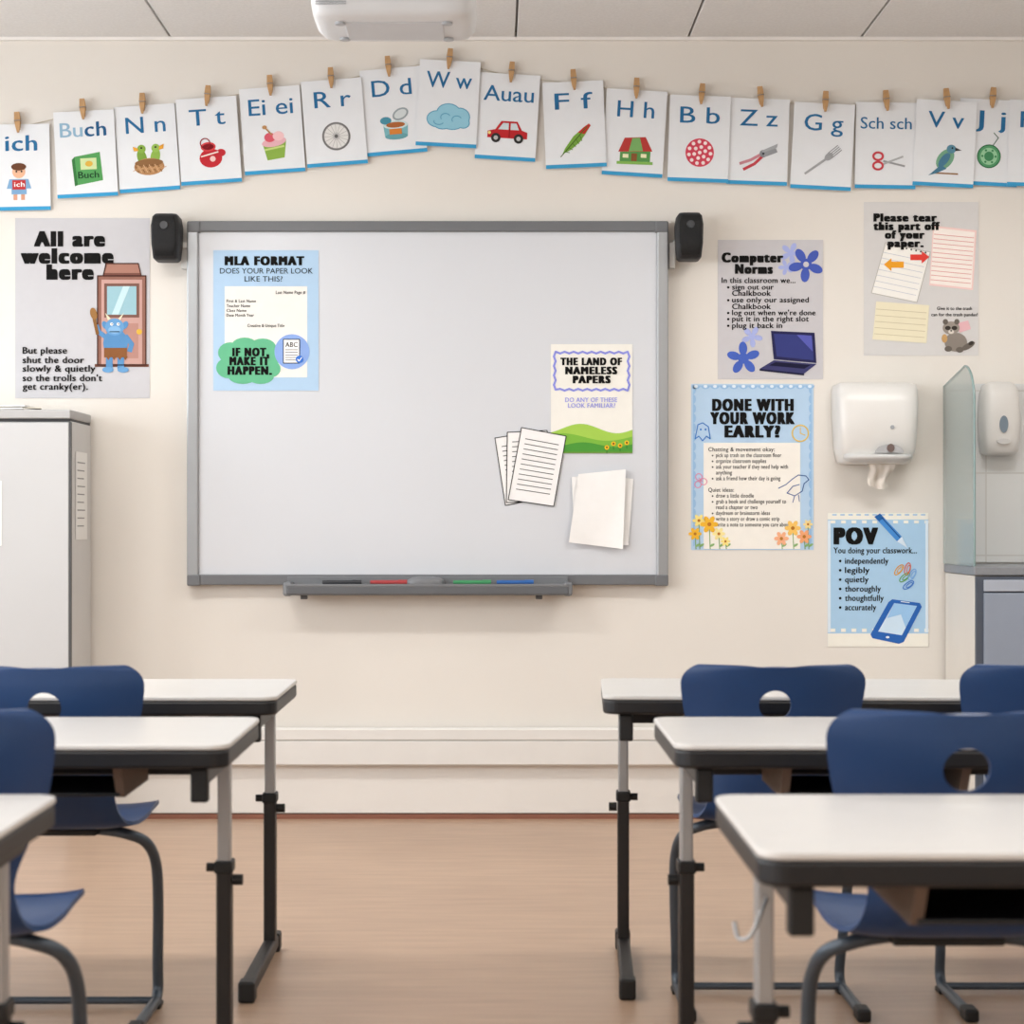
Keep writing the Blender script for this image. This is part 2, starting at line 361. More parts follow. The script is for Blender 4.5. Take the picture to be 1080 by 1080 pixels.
        f.poly([(x+14,y-15),(x+8,y-11),(x+2,y-6),(x+9,y-4),(x+16,y-13)],'c23b32',3); f.line([(x+12,y-12),(x-17,y+19)],0.9,'4a6b2a',4)
        for i in range(5): f.line([(x+4-i*4,y-3+i*4.2),(x+6-i*3.4,y+3+i*3)],0.7,'56812f',4)
    elif k=='house':
        f.poly([(x-11,y-9),(x+11,y-11),(x+19,y+4),(x-17,y+6)],'b8403c',2); f.poly([(x-15,y+6),(x+17,y+4),(x+17,y+15),(x-15,y+16)],'5c9a54',2)
        f.rect(x-3,y+7,x+3,y+15,'8a5a36',3); f.rect(x-12,y+8,x-6,y+12,'f2eec4',3); f.rect(x+7,y+7,x+13,y+11,'f2eec4',3)
        f.poly([(x-18,y+16),(x+20,y+15),(x+20,y+18),(x-18,y+19)],'86b85a',3); f.poly([(x-3,y-9),(x+5,y-10),(x+9,y+4),(x-6,y+5)],'7db06a',3)
    elif k=='ball':
        f.ell(x,y,15,15,'d4475c',2,n=30)
        for r,n in ((0,1),(6,6),(11.5,11)):
            for i in range(n):
                a=2*math.pi*i/n+r; f.ell(x+r*math.cos(a),y+r*math.sin(a),2,2,'f8e6e6',3,n=10)
    elif k=='pliers':
        f.line([(x-19,y+9),(x-8,y+5),(x+4,y-2)],3,'c98a94',3); f.line([(x-15,y+15),(x-4,y+9),(x+5,y)],3,'c0444e',3)
        f.ell(x+5,y-2,4,4,'8b8f94',4); f.poly([(x+3,y-5),(x+20,y-13),(x+19,y-9),(x+7,y+1)],'a9adb2',4); f.poly([(x+8,y+1),(x+20,y-4),(x+18,y-8),(x+4,y-3)],'989ca1',4); f.ell(x+5,y-2,1.3,1.3,'44474c',5)
    elif k=='fork':
        f.line([(x-18,y+15),(x+4,y-2)],2.4,'a7aaad',3); f.ell(x+6,y-4,5,3.6,'a7aaad',3,-40)
        for d in (-3,-1,1,3): f.line([(x+7+d*.7,y-5+d*.8),(x+17+d*.7,y-14+d*.8)],0.9,'96999c',3)
    elif k=='scissors':
        f.line([(x-3,y+2),(x+19,y+7)],2,'9a9da0',3); f.line([(x-3,y+5),(x+17,y-3)],2,'b3b6b8',3)
        f.ring(x-9,y-3,5,4,2.2,'c94551',4); f.ring(x-9,y+7,5,4,2.2,'c94551',4)
    elif k=='bird':
        f.ell(x,y+2,8,12,'79ab8d',2,35); f.ell(x+6,y-9,5,4.6,'5d8fa5',3); f.poly([(x+10,y-11),(x+17,y-8),(x+10,y-7)],'3c3c3c',3)
        f.poly([(x-4,y+8),(x-17,y+20),(x-8,y+17),(x+2,y+12)],'4e7f9a',3); f.ell(x-1,y+3,4,9,'4e7f9a',4,35); f.ell(x+7,y-10,1,1,'111111',5)
        f.line([(x-12,y+17),(x+14,y+17)],1.6,'96704a',2)
    elif k=='yoyo':
        f.ell(x,y,12.5,12.5,'5aa070',2,n=28); f.ell(x,y,9,9,'9ccfa6',3); f.ell(x,y,5,5,'4a8f62',4); f.ring(x,y,12,12,1,'2f6b47',4)
        f.line([(x+4,y-12),(x+9,y-20),(x+4,y-25)],0.9,'4e6e60',3)
        for i in range(6): a=i*math.pi/3; f.ell(x+7*math.cos(a),y+7*math.sin(a),1.2,1.2,'4a8f62',5)
m_wood=mat('c39a6b',0.7,noise=0.15,scale=40,name='pine_wood'); m_spring=mat('9a9a9a',0.35,metal=0.9,name='spring_steel')
strp=[]
wcol={'T t':38,'Ei ei':47,'R r':39,'D d':42,'W w':48,'Auau':53,'F f':40,'H h':39,'B b':42,'Z z':40,'G g':41,'Sch sch':54,'V v':38,'J j':34,'N n':42,'Buch':52,'ich':34,'P p':40}
m_card=mat('e6eaee',0.75,noise=0.015,scale=20,name='white_card')
for i,(cx,ty,rot,t,k) in enumerate(cards):
    off=0.012+0.006*(i%2); w=32.0
    f=Flat('alphabet_card',off,cx-w,ty,cx+w,ty+91,pivot=(cx,ty),rot=rot)
    f.base(cx-w,ty,cx+w,ty+91,m_card,1)
    f.rect(cx-w,ty+87,cx+w,ty+91,'3f9fd0',2); 
    hw=wcol[t]/2; cap=17 if t not in('Sch sch','Auau') else (12 if t=='Sch sch' else 16)
    if t=='Buch':
        f.txt('Bu',cx-hw,cx-2,ty+27,15,'93b7d0',0.01,3); f.txt('ch',cx,cx+hw-3,ty+27,15,'2a5f8c',0.025,3)
    elif t=='ich': f.txt(t,cx-hw+2,cx+hw+2,ty+28,16,BL,0.025,3)
    else: f.txt(t,cx-hw,cx+hw,ty+29 if t!='Sch sch' else ty+28,cap,BL,0.006,3)
    icon(f,k,cx+1,ty+60)
    co=f.build()
    pg=P(cx+random.uniform(-2,2),ty+0,off+0.004)
    peg=bpy.data.objects.new('clothespin',None); link(peg,co); peg.location=pg-co.location
    tz=random.uniform(-.12,.12); peg.rotation_euler=(0,tz,0)
    L=22*D/F
    for j,sg in enumerate((-1,1)):
        pr=[(-.002,-L*.5),(-.0045,-L*.2),(-.006,L*.1),(-.005,L*.5),(.005,L*.5),(.006,L*.1),(.0045,-L*.2),(.002,-L*.5)]
        pr=[(x*1.8,z+0.006) for x,z in pr]
        o=prism('prong_%d'%j,pr,-0.004,0.004,m_wood,peg,0,axis='y'); o.location=(0,-0.001+sg*0.006 ,0); o.rotation_euler=(sg*0.12,0,0)
    tube('spring',[(-.010,0.006,.012),(-.010,-0.012,.012),(.010,-0.012,.012),(.010,0.006,.012)],0.0016,m_spring,peg,smooth=False)
    strp.append(P(cx,ty+2,0.006))
strp=[P(-60,138,0.006)]+strp+[P(1180,104,0.006)]
tube('hanging_string',strp,0.0015,mat('cfc6b4',0.8,name='cotton_string'))
# ---------------------------------------------------------------- posters
HV=0.045; MD=0.036; OF=0.0012; OB=0.0355
K='101010'
def bul(f,x,y,r=1.3,h=K): f.ell(x,y,r,r,h,4,n=8)
# welcome poster
f=Flat('welcome_poster',OF,16,230,158,420); f.base(16,230,158,420,'c8c8cc')
f.txt('All are',36,111,259.5,15,K,HV); f.txt('welcome',22,120,277.5,15,K,HV); f.txt('here',49,99,294.5,15,K,HV)
f.rect(103,291,154,385,'94695c',2); f.poly([(112,278),(146,278),(149,291),(109,291)],'ad7f70',2); f.rect(109,288,149,292,'7a5046',3)
f.rect(107,295,150,384,'c7a097',3); f.rect(110,299,147,335,'7f5a50',4); f.rect(113,302,144,332,'9cc4cf',5)
f.poly([(118,332),(130,302),(137,302),(125,332)],'c4e0e6',6); f.rect(112,341,127,378,'b88b80',4); f.rect(131,341,146,378,'b88b80',4)
f.ell(147,350,3,3,'e0b54a',6); f.line([(103,291),(154,291),(154,385),(103,385)],1.2,'4d2f28',6,cyc=True); f.line([(112,278),(146,278),(149,291),(109,291)],1.2,'4d2f28',6,cyc=True)
f.rect(100,384,157,387,'6e4638',3)
tb='5b8fc0'
f.ell(122,362,13,15,tb,6); f.ell(121,345,10,9,'6b9fce',7); f.ell(111,343,3,4.5,tb,6,-30); f.ell(132,343,3,4.5,tb,6,30)
f.ell(121,348,6.5,4,'89b6dc',8); f.ell(118,342,1.6,1.6,'ffffff',9); f.ell(125,342,1.6,1.6,'ffffff',9); f.ell(118.3,342,.7,.7,K,10); f.ell(125.3,342,.7,.7,K,10)
f.poly([(114,338),(111,330),(117,336)],'e6dcc0',8); f.poly([(127,338),(131,330),(125,336)],'e6dcc0',8); f.line([(116,350),(126,350)],1,'27425f',10)
f.line([(111,355),(104,350),(102,344)],5,tb,6); f.line([(133,355),(139,363),(137,370)],5,tb,6)
f.line([(103,352),(99,334)],3.5,'8a6238',8); f.ell(99,331,3.6,6.5,'9c7244',8,-15)
f.rect(112,376,119,389,tb,6); f.rect(124,376,131,389,tb,6); f.rect(110,367,134,377,'8a5a36',8); f.ell(114,390,6,3,'6b9fce',7); f.ell(130,390,6,3,'6b9fce',7)
for x in (112,118,124,130): f.poly([(x,376),(x+5,376),(x+2.5,380)],'8a5a36',8)
for t,x1,y in (('But please',71,373),('shut the door',89,383),('slowly & quietly',101,392),("so the trolls don't",108,402),('get cranky(er).',93,411)): f.txt(t,24,x1,y,6.8,K,MD,8)
f.build()
# MLA poster on board
f=Flat('format_poster',OB,225,264,336,412); f.base(225,264,336,412,'b3d1ec')
f.txt('MLA FORMAT',237,321,279.5,8.8,K,HV); f.txt('DOES YOUR PAPER LOOK',232,330,288.5,5.6,'23303c',0.0); f.txt('LIKE THIS?',258,298,297,5.6,'23303c',0.0)
f.rect(237,302,324,398,'f0efea',2)
f.txt('Last Name Page #',291,322,310,3.2,K,0.02)
for t,x1,y in (('First & Last Name',270,319),('Teacher Name',264,324),('Class Name',260,329),('Date Month Year',268,334)): f.txt(t,239,x1,y,3,K,0.02)
f.txt('Creative & Unique Title',261,300,345,3.2,K,0.02)
g='6bbd93'
for (x,y,rx,ry) in ((263,382,28,18),(243,372,13,11),(258,365,14,9),(277,366,14,9),(288,376,9,9),(241,388,13,11),(256,397,15,8),(275,397,14,8),(286,389,10,9)): f.ell(x,y,rx,ry,g,3)
f.txt('IF NOT,',245,284,375.5,8.3,K,HV,5); f.txt('MAKE IT',242,284,385,8.3,K,HV,5); f.txt('HAPPEN.',240,287,395,8.3,K,HV,5)
f.ell(308,371,18.5,18.5,'8faee8',3,n=32); f.rect(299,358,316,383,'ffffff',5); f.line([(299,358),(316,358),(316,383),(299,383)],0.9,K,6,cyc=True)
f.txt('ABC',301,314,366,5,K,0.02,7)
for i in range(5): f.line([(301,369+i*2.7),(314,369+i*2.7)],0.7,'333333',6)
f.ell(316,379,4,4,'3c78d8',7); f.line([(314,379),(315.6,380.8),(318.3,377.2)],0.9,'ffffff',8)
f.build()
# nameless papers poster
f=Flat('nameless_papers_poster',OB,581,363,667,478); f.base(581,363,667,478,'f0efe8')
lv='9ea3ea'
pts=[]
for i in range(16): pts.append((586+76*i/16,371+ (1.8 if i%2 else 0)))
for i in range(8): pts.append((662+(1.8 if i%2 else 0),371+40*i/8))
for i in range(16): pts.append((662-76*i/16,411-(1.8 if i%2 else 0)+1))
for i in range(8): pts.append((586-(1.8 if i%2 else 0),411-40*i/8))
f.line(pts,2.2,'8f95e6',3,cyc=True)
f.txt('THE LAND OF',591,656,385,7.4,K,HV); f.txt('NAMELESS',596,651,394.5,7.4,K,HV); f.txt('PAPERS',604,644,404,7.4,K,HV)
f.txt('DO ANY OF THESE',596,651,424,4.6,lv,0.03); f.txt('LOOK FAMILIAR?',599,649,430,4.6,lv,0.03)
f.poly([(581,461)]+[(581+86*i/20,452+5*math.cos(i*.35+.6)) for i in range(21)]+[(667,478),(581,478)],'a6cf57',2)
f.poly([(581,462)]+[(581+86*i/20,461+4*math.cos(i*.28+2.4)) for i in range(21)]+[(667,478),(581,478)],'7fba45',3)
f.poly([(581,470)]+[(581+86*i/20,469+2.5*math.cos(i*.4)) for i in range(21)]+[(667,478),(581,478)],'4f9a3d',4)
f.rect(581,476.5,667,478,'6d9a3d',5)
for x,y in ((647,468),(654,470),(661,467),(640,472)):
    f.line([(x,y),(x,y+6)],0.8,'2f6b2c',5); f.ell(x,y,2.5,2.5,'f2c32e',6,n=10); f.ell(x,y,1.1,1.1,'6b431f',7,n=8)
f.build()
# lined papers
f=Flat('lined_paper_stack',OB,522,450,597,534)
def sheetpts(pts,l,lines):
    f.sheet(pts,'f4f4f4',l); f.line(pts,0.9,'222222',l+1,cyc=True)
    if lines:
        (ax,ay),(bx_,by_),(cx_,cy_),(dx_,dy_)=pts
        for i in range(11):
            t=0.14+i*0.07; lx=ax+(dx_-ax)*t; ly=ay+(dy_-ay)*t; rx=bx_+(cx_-bx_)*t; ry=by_+(cy_-by_)*t
            f.line([(lx+(rx-lx)*.13,ly+(ry-ly)*.13),(lx+(rx-lx)*.87,ly+(ry-ly)*.87)],0.8,'444444',l+1)
sheetpts([(522,462),(566,455),(578,524),(533,533)],1,True)
sheetpts([(535,456),(577,454),(580,528),(534,530)],4,True)
sheetpts([(550,451),(597,460),(584,534),(536,527)],7,True)
f.build()
# blank sheets (slightly curled, one mesh)
bm=bmesh.new(); m_bp=[paper('f4f4f3')]
def curl(c4,o0,amp,ph):
    N=10; g=[]
    for j in range(N+1):
        r_=[]
        for i in range(N+1):
            u,v=i/N,j/N
            x=(c4[0][0]*(1-u)+c4[1][0]*u)*(1-v)+(c4[3][0]*(1-u)+c4[2][0]*u)*v
            y=(c4[0][1]*(1-u)+c4[1][1]*u)*(1-v)+(c4[3][1]*(1-u)+c4[2][1]*u)*v
            h=amp*(abs(u-.5)*2)**3*(.3+.7*v)+amp*.35*(1+math.sin(u*6+v*5+ph))*v
            r_.append(bm.verts.new(P(x,y,OB+o0+h)))
        g.append(r_)
    for j in range(N):
        for i in range(N): bm.faces.new((g[j][i],g[j+1][i],g[j+1][i+1],g[j][i+1]))
curl([(620,501),(668,505),(663,571),(613,569)],.001,.004,0); curl([(603,503),(654,499),(663,575),(606,572)],.007,.006,1.5); curl([(610,500),(660,495),(657,579),(600,572)],.015,.008,3.2)
from_bm('blank_paper_stack',bm,m_bp,None,True)
# computer norms
GP='cac9cd'
f=Flat('computer_norms_poster',OF,757,253,868,400); f.base(757,253,868,400,GP)
f.txt('Computer',761,826,276.5,9.6,K,HV,6); f.txt('Norms',775,815,288.5,9.6,K,HV,6)
def blob(cx,cy,r,c,l,n=5,ph=0):
    for i in range(n):
        a=ph+2*math.pi*i/n; f.ell(cx+r*.62*math.cos(a),cy+r*.62*math.sin(a),r*.42,r*.26,c,l,math.degrees(a))
    f.ell(cx,cy,r*.34,r*.34,c,l+1)
blob(850,279,18,'4a5fb8',3,5,.4); blob(834,267,11,'a9b4e6',2,5,.1); blob(784,378,17,'4a66c0',3,5,.9); blob(793,355,11,'a9b4e6',2,5,.2); blob(829,282,8,'a9b4e6',2,5,.6); f.ell(850,279,3,3,GP,6)
f.txt('In this classroom we...',761,839,298.5,5.8,K,0.032)
for t,x1,y,bu in (('sign out our',816,305.5,1),('Chalkbook',813,312,0),('use only our assigned',853,319,1),('Chalkbook',813,326,0),("log out when we're done",860,332.5,1),('put it in the right slot',853,339,1),('plug it back in',825,346,1)):
    f.txt(t,772,x1,y,5.6,K,0.032)
    if bu: bul(f,768,y-2.3)
f.poly([(813,349),(859,351),(861,383),(816,379)],'2c2c55',4); f.poly([(816,352),(856,354),(858,380),(819,376)],'5a5fb5',5); f.poly([(816,352),(840,353),(858,372),(858,380),(819,376)],'39407f',6)
f.poly([(816,380),(861,384),(848,394),(801,389)],'3f3f6e',5); f.poly([(818,382),(855,385),(848,389),(811,385.5)],'1e1e3a',6); f.poly([(801,389),(848,394),(848,396),(801,391)],'22223f',5)
f.build()
# tear off poster
f=Flat('tear_off_poster',OF,911,213,1032,375); f.base(911,213,1032,375,'d6d5d4')
f.poly([(934,256),(981,266),(967,319),(919,309)],'f4f3ee',2); f.line([(934,256),(981,266),(967,319),(919,309)],.7,'b5b2aa',3,cyc=True)
for i in range(7): f.line([(931-1.7*i,266+6*i),(976-1.7*i,275.5+6*i)],.6,'c8cdd6',3)
for i in range(9): f.ell(936+i*5,258+i*1.05,1,1,'555555',4,n=8)
f.poly([(984,238),(1030,243),(1026,306),(980,301)],'f3d4cf',2); f.poly([(985,240),(1028,245),(1024.5,304),(981,299)],'f8efe9',3)
for i in range(11): f.line([(985-.35*i,247+4.8*i),(1027-.35*i,251+4.8*i)],.6,'d9847d',4)
f.txt('Please tear',921,988,233.5,8,K,HV,6); f.txt('this part off',921,991,242.5,8,K,HV,6); f.txt('of your',933,975,251.5,8,K,HV,6); f.txt('paper.',936,974,260.5,8,K,HV,6)
f.poly([(932,279),(940,272.5),(940,276),(953,276),(953,282.5),(940,282.5),(940,286)],'efa52e',5)
f.poly([(980,271),(972,265),(972,268.5),(960,268.5),(960,274.5),(972,274.5),(972,278)],'e0433b',5)
f.poly([(924,318),(980,322),(977,362),(920,358)],'ece5c9',3)
for i in range(5): f.line([(924-.5*i,326+6.5*i),(977-.5*i,330+6.5*i)],.6,'c9bf9c',4)
f.txt('Give it to the trash',988,1025,327,3.4,K,0.034); f.txt('can for the trash pandas!',982,1031,333.5,3.4,K,0.034)
f.poly([(1009,341),(1021,338),(1024,347),(1012,351)],'e6b9bf',2)
f.ell(1008,361,12,10,'8d857d',3); f.ell(1003,346,9,7,'9b938a',4); f.ell(997,339.5,2.8,3,'6d665f',4); f.ell(1009,339.5,2.8,3,'6d665f',4)
f.ell(999.5,346,3,2.2,'3e3934',5); f.ell(1006.5,346,3,2.2,'3e3934',5); f.ell(1003,350,3,2.2,'ded8cf',5); f.ell(1003,349,1.1,.8,K,6)
f.ell(1021,365,8,3,'6d665f',4,-30); f.ell(1024,362,3,2,'3e3934',5,-30); f.ell(1000,368,4,3,'6d665f',5); f.ell(1012,369,4,3,'6d665f',5); f.ell(996,357,3,4.5,'c7a06b',5)
f.build()
# done early poster
f=Flat('early_finisher_poster',OF,729,405,858,580); f.base(729,405,858,580,'b6d2ec')
for i in range(13):
    f.ell(734+i*10,406.5,5,4,'9cc2e6',2,a0=0,a1=180); f.ell(734+i*10,407.5,2,1.6,'e3f0fb',3)
for i in range(17):
    f.ell(731,411+i*10,3,5,'9cc2e6',2,a0=-90,a1=90); f.ell(856,411+i*10,3,5,'9cc2e6',2,a0=90,a1=270)
f.txt('DONE WITH',751,837,433,11.8,K,HV); f.txt('YOUR WORK',749,838,447,11.8,K,HV); f.txt('EARLY?',764,823,461,11.8,K,HV)
f.rect(742,467,844,579,'f2efe7',2)
y=476
for t,x1,bu in (('Chatting & movement okay:',817,0),('pick up trash on the classroom floor',824,1),('organize classroom supplies',808,1),('ask your teacher if they need help with',831,1),('anything',772,2),('ask a friend how their day is going',823,1),('',0,9),('Quiet ideas:',774,0),('draw a little doodle',795,1),('grab a book and challenge yourself to',829,1),('read a chapter or two',799,2),('daydream or brainstorm ideas',812,1),('write a story or draw a comic strip',822,1),('write a note to someone you care about',833,1)):
    if bu!=9:
        f.txt(t,747 if bu==0 else 755,x1,y,4.2,'222222',0.02)
        if bu==1: bul(f,751.5,y-1.6,0.9)
    y+=6.1
bc='3f7fd0'
f.line([(733,463),(736,448),(741,446),(747,450),(749,463),(745,460),(741,465),(737,460)],1,bc,4,cyc=True); f.ell(739,453,.9,1.2,bc,4); f.ell(744,453,.9,1.2,bc,4)
f.ring(844,457,8.5,8.5,1.4,'e6c566',4); f.line([(844,457),(844,451)],.9,'e6c566',4); f.line([(844,457),(849,459)],.9,'e6c566',4)
f.line([(821,515),(829,511),(836,505),(842,501),(850,502),(853,506),(848,510),(846,518),(838,523),(830,520),(836,513),(843,511)],.9,'35599c',4); f.line([(838,523),(836,530)],.8,'35599c',4); f.line([(842,522),(843,529)],.8,'35599c',4)
for (x,y) in ((737,503),(742,508),(736,511)): f.ring(x,y,3.4,3.4,.9,'e88fb0',4)
f.line([(737,504),(741,508)],.8,'e88fb0',4)
def flw(x,y,r,c,cc):
    for i in range(6):
        a=i*math.pi/3; f.ell(x+r*math.cos(a),y+r*math.sin(a),r*.75,r*.48,c,5,math.degrees(a),n=10)
    f.ell(x,y,r*.4,r*.4,cc,7,n=10)
for (x,y,r,c,st) in ((737,549,4,'f6e28b',580),(748,553,5.5,'f0b93a',580),(758,563,4,'f4e5a0',580),(733,563,4,'f0b93a',580),(765,571,3,'f6e28b',580),(824,568,4.5,'f3b48c',580),(836,557,5,'f6c86a',580),(848,566,4.5,'f0a878',580),(852,553,3,'f3dc9a',580)):
    f.line([(x,y),(x+1,579)],.9,'7fa868',4); flw(x,y,r,c,'b9762a')
    f.ell(x+3,575,3,1.3,'8fb877',4,-30,n=8)
f.build()
# POV poster
f=Flat('classwork_poster',OF,873,541,979,682); f.base(873,541,979,682,'abcfec')
f.rect(873,541,979,548,'f1f0e6',2); f.rect(873,668,979,682,'f1f0e6',2)
for i in range(10): f.rect(876+i*11,549,881+i*11,552,'f1f0e6',2); f.rect(876+i*11,663,881+i*11,666.5,'f1f0e6',2)
f.rect(873,549,876,667,'dcebf7',2); f.rect(976,549,979,667,'dcebf7',2)
for i in range(12): f.line([(878+i*8.5,543),(882+i*8.5,543)],1.2,'8fbde8',3)
f.txt('POV',879,926,573.5,16.5,K,0.05); f.txt('You doing your classwork...',879,967,583.5,6.2,K,0.026)
for i,(t,x1) in enumerate((('independently',937),('legibly',917),('quietly',916),('thoroughly',929),('thoughtfully',932),('accurately',924))):
    yy=594.5+i*9.8; f.txt(t,891,x1,yy,6.2,K,0.03); bul(f,886,yy-2.8,1.4)
f.poly([(922,545),(928,541.5),(951,566),(946,571)],'4a90d9',4); f.poly([(951,566),(946,571),(957,578)],'d9e8f5',4); f.poly([(922,545),(928,541.5),(932,546),(927,550)],'2a66b0',5); f.line([(930,546),(949,567)],1,'1f4f92',6)
for (x,y,r,c) in ((948,601,-50,'e5a33a'),(957,600,-75,'d96a4a'),(954,609,-40,'6aa85a'),(962,606,-60,'7fb0e8'),(958,617,-35,'4a7fd0')):
    f.ring(x,y,6.5,2.8,1,c,4,r); f.ring(x+1,y,4,1.5,.8,c,4,r)
f.poly([(941,632),(970,636),(972,640),(953,677),(948,679),(920,673),(918,669),(937,635)],'2f66b8',4)
f.poly([(943,636),(967,639),(951,670),(926,666)],'cfe6f9',5); f.poly([(943,636),(967,639),(955,662),(950,648),(935,652)],'9cc8f0',6); f.ell(936,672,2,1.2,'eaf4fd',6); f.line([(950,634.4),(959,635.6)],.8,'eaf4fd',6)
f.build()
# ---------------------------------------------------------------- paper towel dispenser
m_pl=mat('e2e1de',0.3,noise=0.01,name='dispenser_white_plastic'); m_pl2=mat('cdcdcc',0.35,noise=0.02,name='dispenser_grey_plastic')
a=P(922,446,0.08); s=(D-.12)/F
pt=root('paper_towel_dispenser',(a.x+0.005,-0.001,0)); z=lambda py:H+(CY-py)*s
loft('cover',[(z(489),34*s,.075,-.03),(z(486),38*s,.09,-.03),(z(474),41*s,.105,-.04),(z(450),42.5*s,.115,-.045),(z(425),43.5*s,.11,-.045),(z(410),43.5*s,.10,-.04),(z(405),42*s,.09,-.035),(z(403),38*s,.075,-.03)],m_pl,pt,ex=6)
loft('lower_lip',[(z(488),32*s,.06,-.05),(z(484),36*s,.118,-.05),(z(481),37*s,.122,-.045),(z(479),36*s,.115,-.045)],m_pl2,pt,ex=5)
o=prism('level_window',[(15*s*math.cos(t*math.pi/12),9*s*math.sin(t*math.pi/12)) for t in range(13)],-.004,.004,mat('b4b6b9',.2,name='window_grey'),pt,axis='y'); o.location=(10*s,-.160,z(478))
o=prism('lock',[(4*s*math.cos(t*math.pi/6),4.5*s*math.sin(t*math.pi/6)) for t in range(12)],-.003,.003,mat('6c5c58',.4,name='lock_dark'),pt,axis='y'); o.location=(11*s,-.1645,z(473))
o=prism('emblem',[(2.2*s*math.cos(t*math.pi/3),2.2*s*math.sin(t*math.pi/3)) for t in range(6)],-.002,.002,mat('9aa0a6',.4,name='emblem_grey'),pt,axis='y'); o.location=(13*s,-.1615,z(451))
bm=bmesh.new(); N=14; M=12; g=[]
for j in range(M+1):
    rw=[]
    for i in range(N+1):
        u=i/N-.5; v=j/M
        wd=(21-7*v-3*math.sin(v*3.1))*s
        rw.append(bm.verts.new((u*2*wd*.8+4*s+.008*math.sin(v*6),-.085+.008*math.sin(u*11+v*3)*(.3+v)+.003*math.sin(u*23-v*4),z(485)-v*29*s-.006*math.sin(u*5+1)*v)))
    g.append(rw)
for j in range(M):
    for i in range(N): bm.faces.new((g[j][i],g[j][i+1],g[j+1][i+1],g[j+1][i]))
from_bm('paper_towel',bm,mat('e0d9d0',.9,noise=.05,name='towel_paper'),pt,smooth=True)
# wash corner
XG=WX(995)
m_tile=bpy.data.materials.new('glazed_wall_tile'); m_tile.use_nodes=True
nt=m_tile.node_tree; b=nt.nodes['Principled BSDF']; tc=nt.nodes.new('ShaderNodeTexCoord'); br=nt.nodes.new('ShaderNodeTexBrick')
mp=nt.nodes.new('ShaderNodeMapping'); mp.inputs['Rotation'].default_value=(math.pi/2,0,0)
br.offset=0; br.inputs['Color1'].default_value=(*rgb('dcdedd'),1); br.inputs['Color2'].default_value=(*rgb('d9dbdb'),1); br.inputs['Mortar'].default_value=(*rgb('cbcbc8'),1)
br.inputs['Scale'].default_value=1; br.inputs['Brick Width'].default_value=.3; br.inputs['Row Height'].default_value=.3; br.inputs['Mortar Size'].default_value=.003
nt.links.new(tc.outputs['Object'],mp.inputs['Vector']); nt.links.new(mp.outputs['Vector'],br.inputs['Vector']); nt.links.new(br.outputs['Color'],b.inputs['Base Color']); b.inputs['Roughness'].default_value=.2
box('tile_splashback',XG+0.006,XG+1.5,-0.01,-0.0005,0.935,WZ(405),m_tile)
zc=0.93
sk=root('washbasin_cabinet'); dF=0.47
m_side=mat('e0dbd2',.5,noise=.02,name='cabinet_cream'); m_door=mat('8f99a9',.5,noise=.03,name='cabinet_blue_grey'); m_ed=mat('4d5460',.5,name='cabinet_edge_dark'); m_ct=mat('85898e',.4,noise=.05,scale=60,name='counter_grey')
box('carcass',XG+.004,XG+1.4,-dF+.02,-.017,0.0,zc-.032,m_side,sk,.002)
box('counter',XG-.002,XG+1.4,-dF-.005,-.013,zc-.03,zc,m_ct,sk,.004)
box('door_frame',XG+.006,XG+1.4,-dF,-dF+.02,.05,zc-.034,m_ed,sk,.002)
box('drawer_front',XG+.03,XG+.68,-dF-.016,-dF,zc-.085,zc-.045,mat('a8b0bd',.5,name='drawer_grey'),sk,.003)
box('door_1',XG+.03,XG+.68,-dF-.016,-dF,.08,zc-.09,m_door,sk,.003); box('door_2',XG+.70,XG+1.38,-dF-.016,-dF,.08,zc-.09,m_door,sk,.003)
cyl('handle',(XG+.62,-dF-.03,.75),.006,.12,m_spring,sk,'z')
# glass divider
mg=bpy.data.materials.new('green_tinted_glass'); mg.use_nodes=True; b=mg.node_tree.nodes['Principled BSDF']
b.inputs['Roughness'].default_value=.12; b.inputs['Alpha'].default_value=.5
nn=mg.node_tree.nodes.new('ShaderNodeTexNoise'); nn.inputs['Scale'].default_value=2; rr=mg.node_tree.nodes.new('ShaderNodeValToRGB')
rr.color_ramp.elements[0].color=(*rgb('a0b0ad'),1); rr.color_ramp.elements[1].color=(*rgb('b2bfbc'),1)
mg.node_tree.links.new(nn.outputs['Fac'],rr.inputs['Fac']); mg.node_tree.links.new(rr.outputs['Color'],b.inputs['Base Color'])
zt=1.625; r=.14; pts=[(-.012,zc+.001),(-dF+.0,zc+.001),(-dF+.0,zt-r)]+[(-dF+r-r*math.cos(t*math.pi/16),zt-r+r*math.sin(t*math.pi/16)) for t in range(1,9)]+[(-.012,zt-.05)]
gd=root('glass_partition',(XG,0,0))
prism('glass_pane',pts,-.004,.004,mg,gd,axis='x')
tube('polished_edge',[(0,p[0],p[1]) for p in pts[1:]],.0042,mat('7f9695',.15,name='glass_edge_green'),gd,smooth=False)
